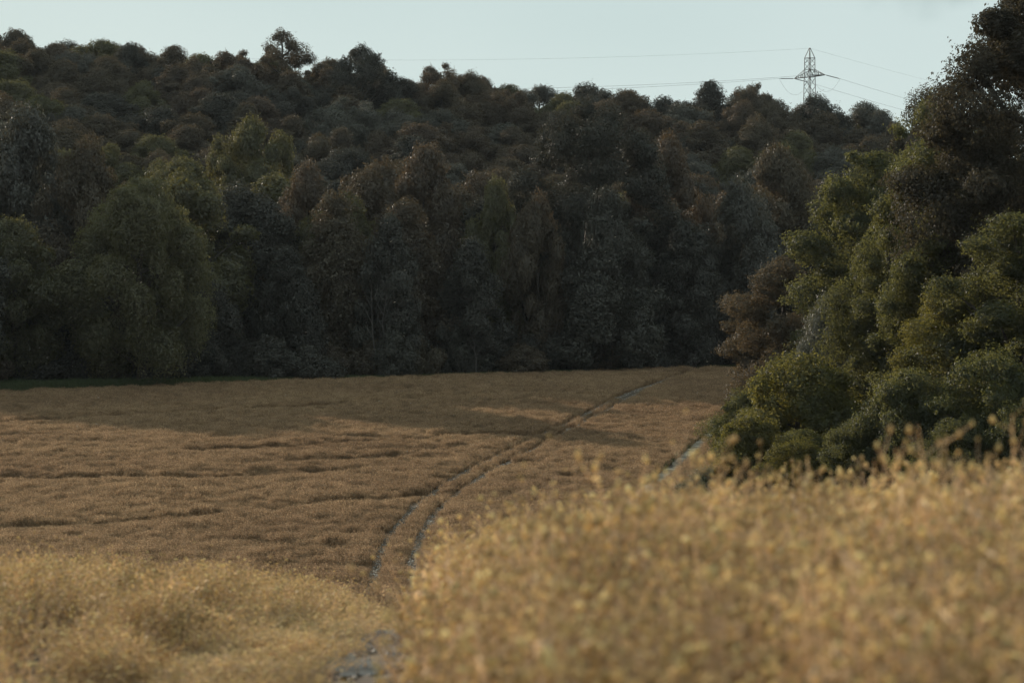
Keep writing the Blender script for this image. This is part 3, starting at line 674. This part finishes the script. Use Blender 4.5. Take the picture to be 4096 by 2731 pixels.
# near crop: ripe seed crop with branching tops and round capsules
OCT = np.array([[1, 0, 0], [0, 1, 0], [-1, 0, 0], [0, -1, 0], [0, 0, 1.25], [0, 0, -1]], float)
OF = np.array([[0, 1, 4], [1, 2, 4], [2, 3, 4], [3, 0, 4], [1, 0, 5], [2, 1, 5], [3, 2, 5], [0, 3, 5]])
def near_clump(seed):
    r = np.random.RandomState(seed); V = []; F = []; mi = []; o = 0
    def add(v, f, m):
        nonlocal o
        v = np.asarray(v); f = np.asarray(f)
        if f.shape[1] == 4: f = np.r_[f[:, [0, 1, 2]], f[:, [0, 2, 3]]]
        V.append(v); F.append(f + o); mi.append(np.full(len(f), m)); o += len(v)
    for k in range(22):
        a = r.rand() * 6.28; rad = .15 * math.sqrt(r.rand()); b = np.array([rad * math.cos(a), rad * math.sin(a), -.03]); H = .40 + .28 * r.rand() + (.10 if r.rand() < .08 else 0)
        lean = r.randn(2) * .12 + np.array([.05, -.02]); top = b + [lean[0] * H, lean[1] * H, H]; mid = b + [lean[0] * H * .3, lean[1] * H * .3, H * .55]
        P = np.array([b, mid, top]); tv, tf = tubes([(P, [.0022, .0018, .001])], 3); add(tv, tf, 0)
        for j in range(r.randint(6, 11)):
            u = .58 + .42 * r.rand(); s = mid + (top - mid) * ((u - .55) / .45 if u > .55 else 0); dv = norm(np.array([*r.randn(2) * .8, .7])); e = s + dv * (.03 + .06 * r.rand())
            tv, tf = tubes([(np.array([s, (s + e) / 2 + [0, 0, -.004], e]), [.0012, .001, .0008])], 3); add(tv, tf, 0)
            add(e + OCT * (.0050 + .0065 * r.rand() ** 2), OF, 1)
        q = r.randint(5, 9); Pq = b + (top - b) * (.15 + .75 * r.rand(q, 1)) + r.randn(q, 3) * .015; lv, lf = leaves(Pq, norm(r.randn(q, 3)), .032, r, .28, .6); add(lv, lf, 0)
        if r.rand() < .22: lv, lf = leaves(b[None] + (top - b)[None] * (.6 + .4 * r.rand()), norm(r.randn(1, 3)), .028 + .022 * r.rand(), r, .42); add(lv, lf, 1)
    V = np.concatenate(V); F = np.concatenate(F); me = mesh_np('near_clump', V, F); me.polygons.foreach_set('material_index', np.concatenate(mi).astype(np.int32))
    return me
near_pro = [proto_obj(f'near_clump_{i}', near_clump(100 + i), [M['near_straw'], M['seed']]) for i in range(6)]
rg = np.random.RandomState(8); n = 8200
yy = np.sqrt(rg.uniform(1.8 ** 2, 27 ** 2, n)); xx = rg.uniform(-.30, .30, n) * (yy + 4)
dl_ = dist_poly(xx, yy, RR); dl2 = dist_poly(xx, yy, RL)
keep = ((dl_ > .27 + .16 * rg.rand(n)) | (rg.rand(n) < .10)) & (dl2 > .2 + .15 * rg.rand(n)); xx, yy, dl_, dl2 = xx[keep], yy[keep], dl_[keep], dl2[keep]; n = len(xx)
hs = 1.0 + .5 * (fbm(xx * .7 + 4, yy * .5) - .5) + .35 * (fbm(xx * 2.2, yy * 1.6 + 5) - .5)
left = xx < np.interp(yy, [p[1] for p in RUT_R], [p[0] for p in RUT_R])
hs *= np.where(left, (.34 + .66 * sm((np.minimum(dl_, 9) - .35 - .5 * np.exp(-((yy - 11.5) / 3.5) ** 2)) / 1.0)) * np.interp(yy, [6, 9, 13, 30], [.95, .85, .76, .76]), .85 + .15 * sm((dl_ - .2) / .4))
gap = fbm(xx * 1.1 + 9, yy * .8 + 2, 3); hs = np.where(left & (gap < .42), hs * (.45 + .55 * sm((gap - .3) / .12)), hs); hs = np.where(dl_ < .3, .2, hs); hs = np.clip(hs, .18, 1.35); hs = np.where(rg.rand(n) < .035, hs * 1.14, hs)
scatter('near_crop', np.c_[xx, yy, h(xx, yy)], rg.rand(n) * 6.28, np.c_[1.0 + .3 * rg.rand(n), 1.0 + .3 * rg.rand(n), hs * (.88 + .24 * rg.rand(n))], rg.randn(n, 2) * .10, near_pro,
        'golden ripe seed crop in the foreground either side of the muddy wheel track', 'crop')

# grass: strip at the left foot of the wood, verge of the chalk path
rg = np.random.RandomState(31); gp = []
for i in range(3):
    V, F = blades(rg, 22, .30, .55, .035, .3); gp.append(proto_obj(f'grass_tuft_{i}', mesh_np('grass_tuft', V, F), [M['grass']]))
n = 22000; xx = rg.uniform(-72, 45, n); wdt = np.interp(xx, [-72, -40, -22, 0, 45], [11, 9, 4, 2.5, 2.5]); yy = edge(xx) - 3.2 + rg.rand(n) * wdt; gh = np.interp(xx, [-72, -40, -22, 0, 45], [2.1, 2.0, 1.2, .8, .8])
scatter('grass_strip', np.c_[xx, yy, h(xx, yy)], rg.rand(n) * 6.28, np.c_[.9 + .5 * rg.rand(n), .9 + .5 * rg.rand(n), gh * (.7 + .6 * rg.rand(n))], rg.randn(n, 2) * .1, gp, 'dark green rough grass between the crop and the wood', 'grass')
n = 9000; yy = rg.uniform(100, 250, n); side = rg.rand(n) < .75; xx = pathx(yy) + np.where(side, .7 + 2.8 * rg.rand(n) ** 1.4, -.75 - .5 * rg.rand(n))
k_ = rg.rand(n) < np.where(side, 1, .5); xx, yy = xx[k_], yy[k_]; n = len(xx)
scatter('path_verge_grass', np.c_[xx, yy, h(xx, yy)], rg.rand(n) * 6.28, np.c_[.7 + .4 * rg.rand(n), .7 + .4 * rg.rand(n), .5 + .5 * rg.rand(n)], rg.randn(n, 2) * .1, gp[:1] + field_pro[:2], 'rough grass verge along the chalk path', 'grass')

n = 46000; yy = np.sqrt(rg.uniform(30 ** 2, 235 ** 2, n)); xx = pathx(yy) + .8 + rg.rand(n) ** 1.3 * 30
k_ = (xx < .30 * yy + 6) & (fbm(xx * .3, yy * .3) > .30); xx, yy = xx[k_], yy[k_]; n = len(xx)
scatter('hedge_bank_grass', np.c_[xx, yy, h(xx, yy)], rg.rand(n) * 6.28, np.c_[.8 + .5 * rg.rand(n), .8 + .5 * rg.rand(n), (.4 + .5 * rg.rand(n)) * (.6 + .9 * fbm(xx * .25 + 3, yy * .25))], rg.randn(n, 2) * .14, gp[:2] + field_pro[:2], 'rough grass bank under the hedge trees beside the chalk path', 'grass')

# stones on the ruts
rg = np.random.RandomState(41); sp = []
for i in range(3): sp.append(proto_obj(f'flint_{i}', mesh_np('flint', OCT * [1, .8, .5] * (1 + .25 * rg.randn(6, 1)), OF), [M['stone']]))
pp = []
for Q, c in ((RR, 1900), (RL, 1000)):
    far = Q[Q[:, 1] > 95]; i = (rg.rand(c) ** 1.5 * (len(far) - 1)).astype(int); q = far[i] + rg.randn(c, 2) * [.17, .8]; pp.append(q)
near = RR[(RR[:, 1] < 22) & (RR[:, 1] > 6)]; i = rg.randint(0, len(near), 260); pn = near[i] + rg.randn(260, 2) * [.14, .7]
pp = np.concatenate(pp); sz = .035 + .05 * rg.rand(len(pp)) ** 2; pp = np.r_[pp, pn]; sz = np.r_[sz, .008 + .014 * rg.rand(260)]; n = len(pp)
scatter('rut_stones', np.c_[pp, h(pp[:, 0], pp[:, 1]) + .06], rg.rand(n) * 6.28, np.c_[sz, sz, sz], rg.randn(n, 2) * .3, sp, 'pale flint stones lying in the wheel ruts', 'stones')

# drifting seed fluff and insects in the air
rg = np.random.RandomState(51); n = 110; yy = rg.uniform(35, 230, n); px_ = rg.uniform(-.22, .22, n); pz_ = rg.uniform(-.085, .03, n)
zz = np.maximum(pz_ * yy, h(px_ * yy, yy) + 1.2); V = []; F = []
for i in range(n):
    s = yy[i] / 130 * .026 * (.5 + rg.rand()); a = rg.randn() * .25 + .35; st = np.array([1.7 + rg.rand(), .6, .55]) * s
    v = OCT * st; v = np.c_[v[:, 0] * math.cos(a) - v[:, 2] * math.sin(a), v[:, 1], v[:, 0] * math.sin(a) + v[:, 2] * math.cos(a)]
    V.append(v + [px_[i] * yy[i], yy[i], zz[i]]); F.append(OF + 6 * i)
tag(link('airborne_fluff', mesh_np('airborne_fluff', np.concatenate(V), np.concatenate(F)), M['fluff']), 'pale seed fluff and insects drifting in the air before the wood', 'fluff', None, 'stuff')

# ------------------------------------------------------------------ added air volume that lifts the blacks like faded grading
lo_, hi_ = np.array([-880., -40., -16.]), np.array([880., 2300., 82.])
HV = [(x, y, z) for x in (lo_[0], hi_[0]) for y in (lo_[1], hi_[1]) for z in (lo_[2], hi_[2])]
HF = [(0, 1, 3, 2), (4, 6, 7, 5), (0, 4, 5, 1), (2, 3, 7, 6), (0, 2, 6, 4), (1, 5, 7, 3)]
m, t, out = newmat('black_lift_volume'); pv = N(t, 'ShaderNodeVolumePrincipled')
pv.inputs['Color'].default_value = (.86, .93, 1.0, 1); pv.inputs['Density'].default_value = 3.5e-5; pv.inputs['Anisotropy'].default_value = 0.0
t.links.new(pv.outputs[0], out.inputs['Volume'])
tag(link('black_lift_volume', mesh_np('black_lift_volume', HV, np.array(HF)), m), 'added pale air volume lifting the dark tones of field and wooded hill', 'black_lift_volume', None, 'stuff')
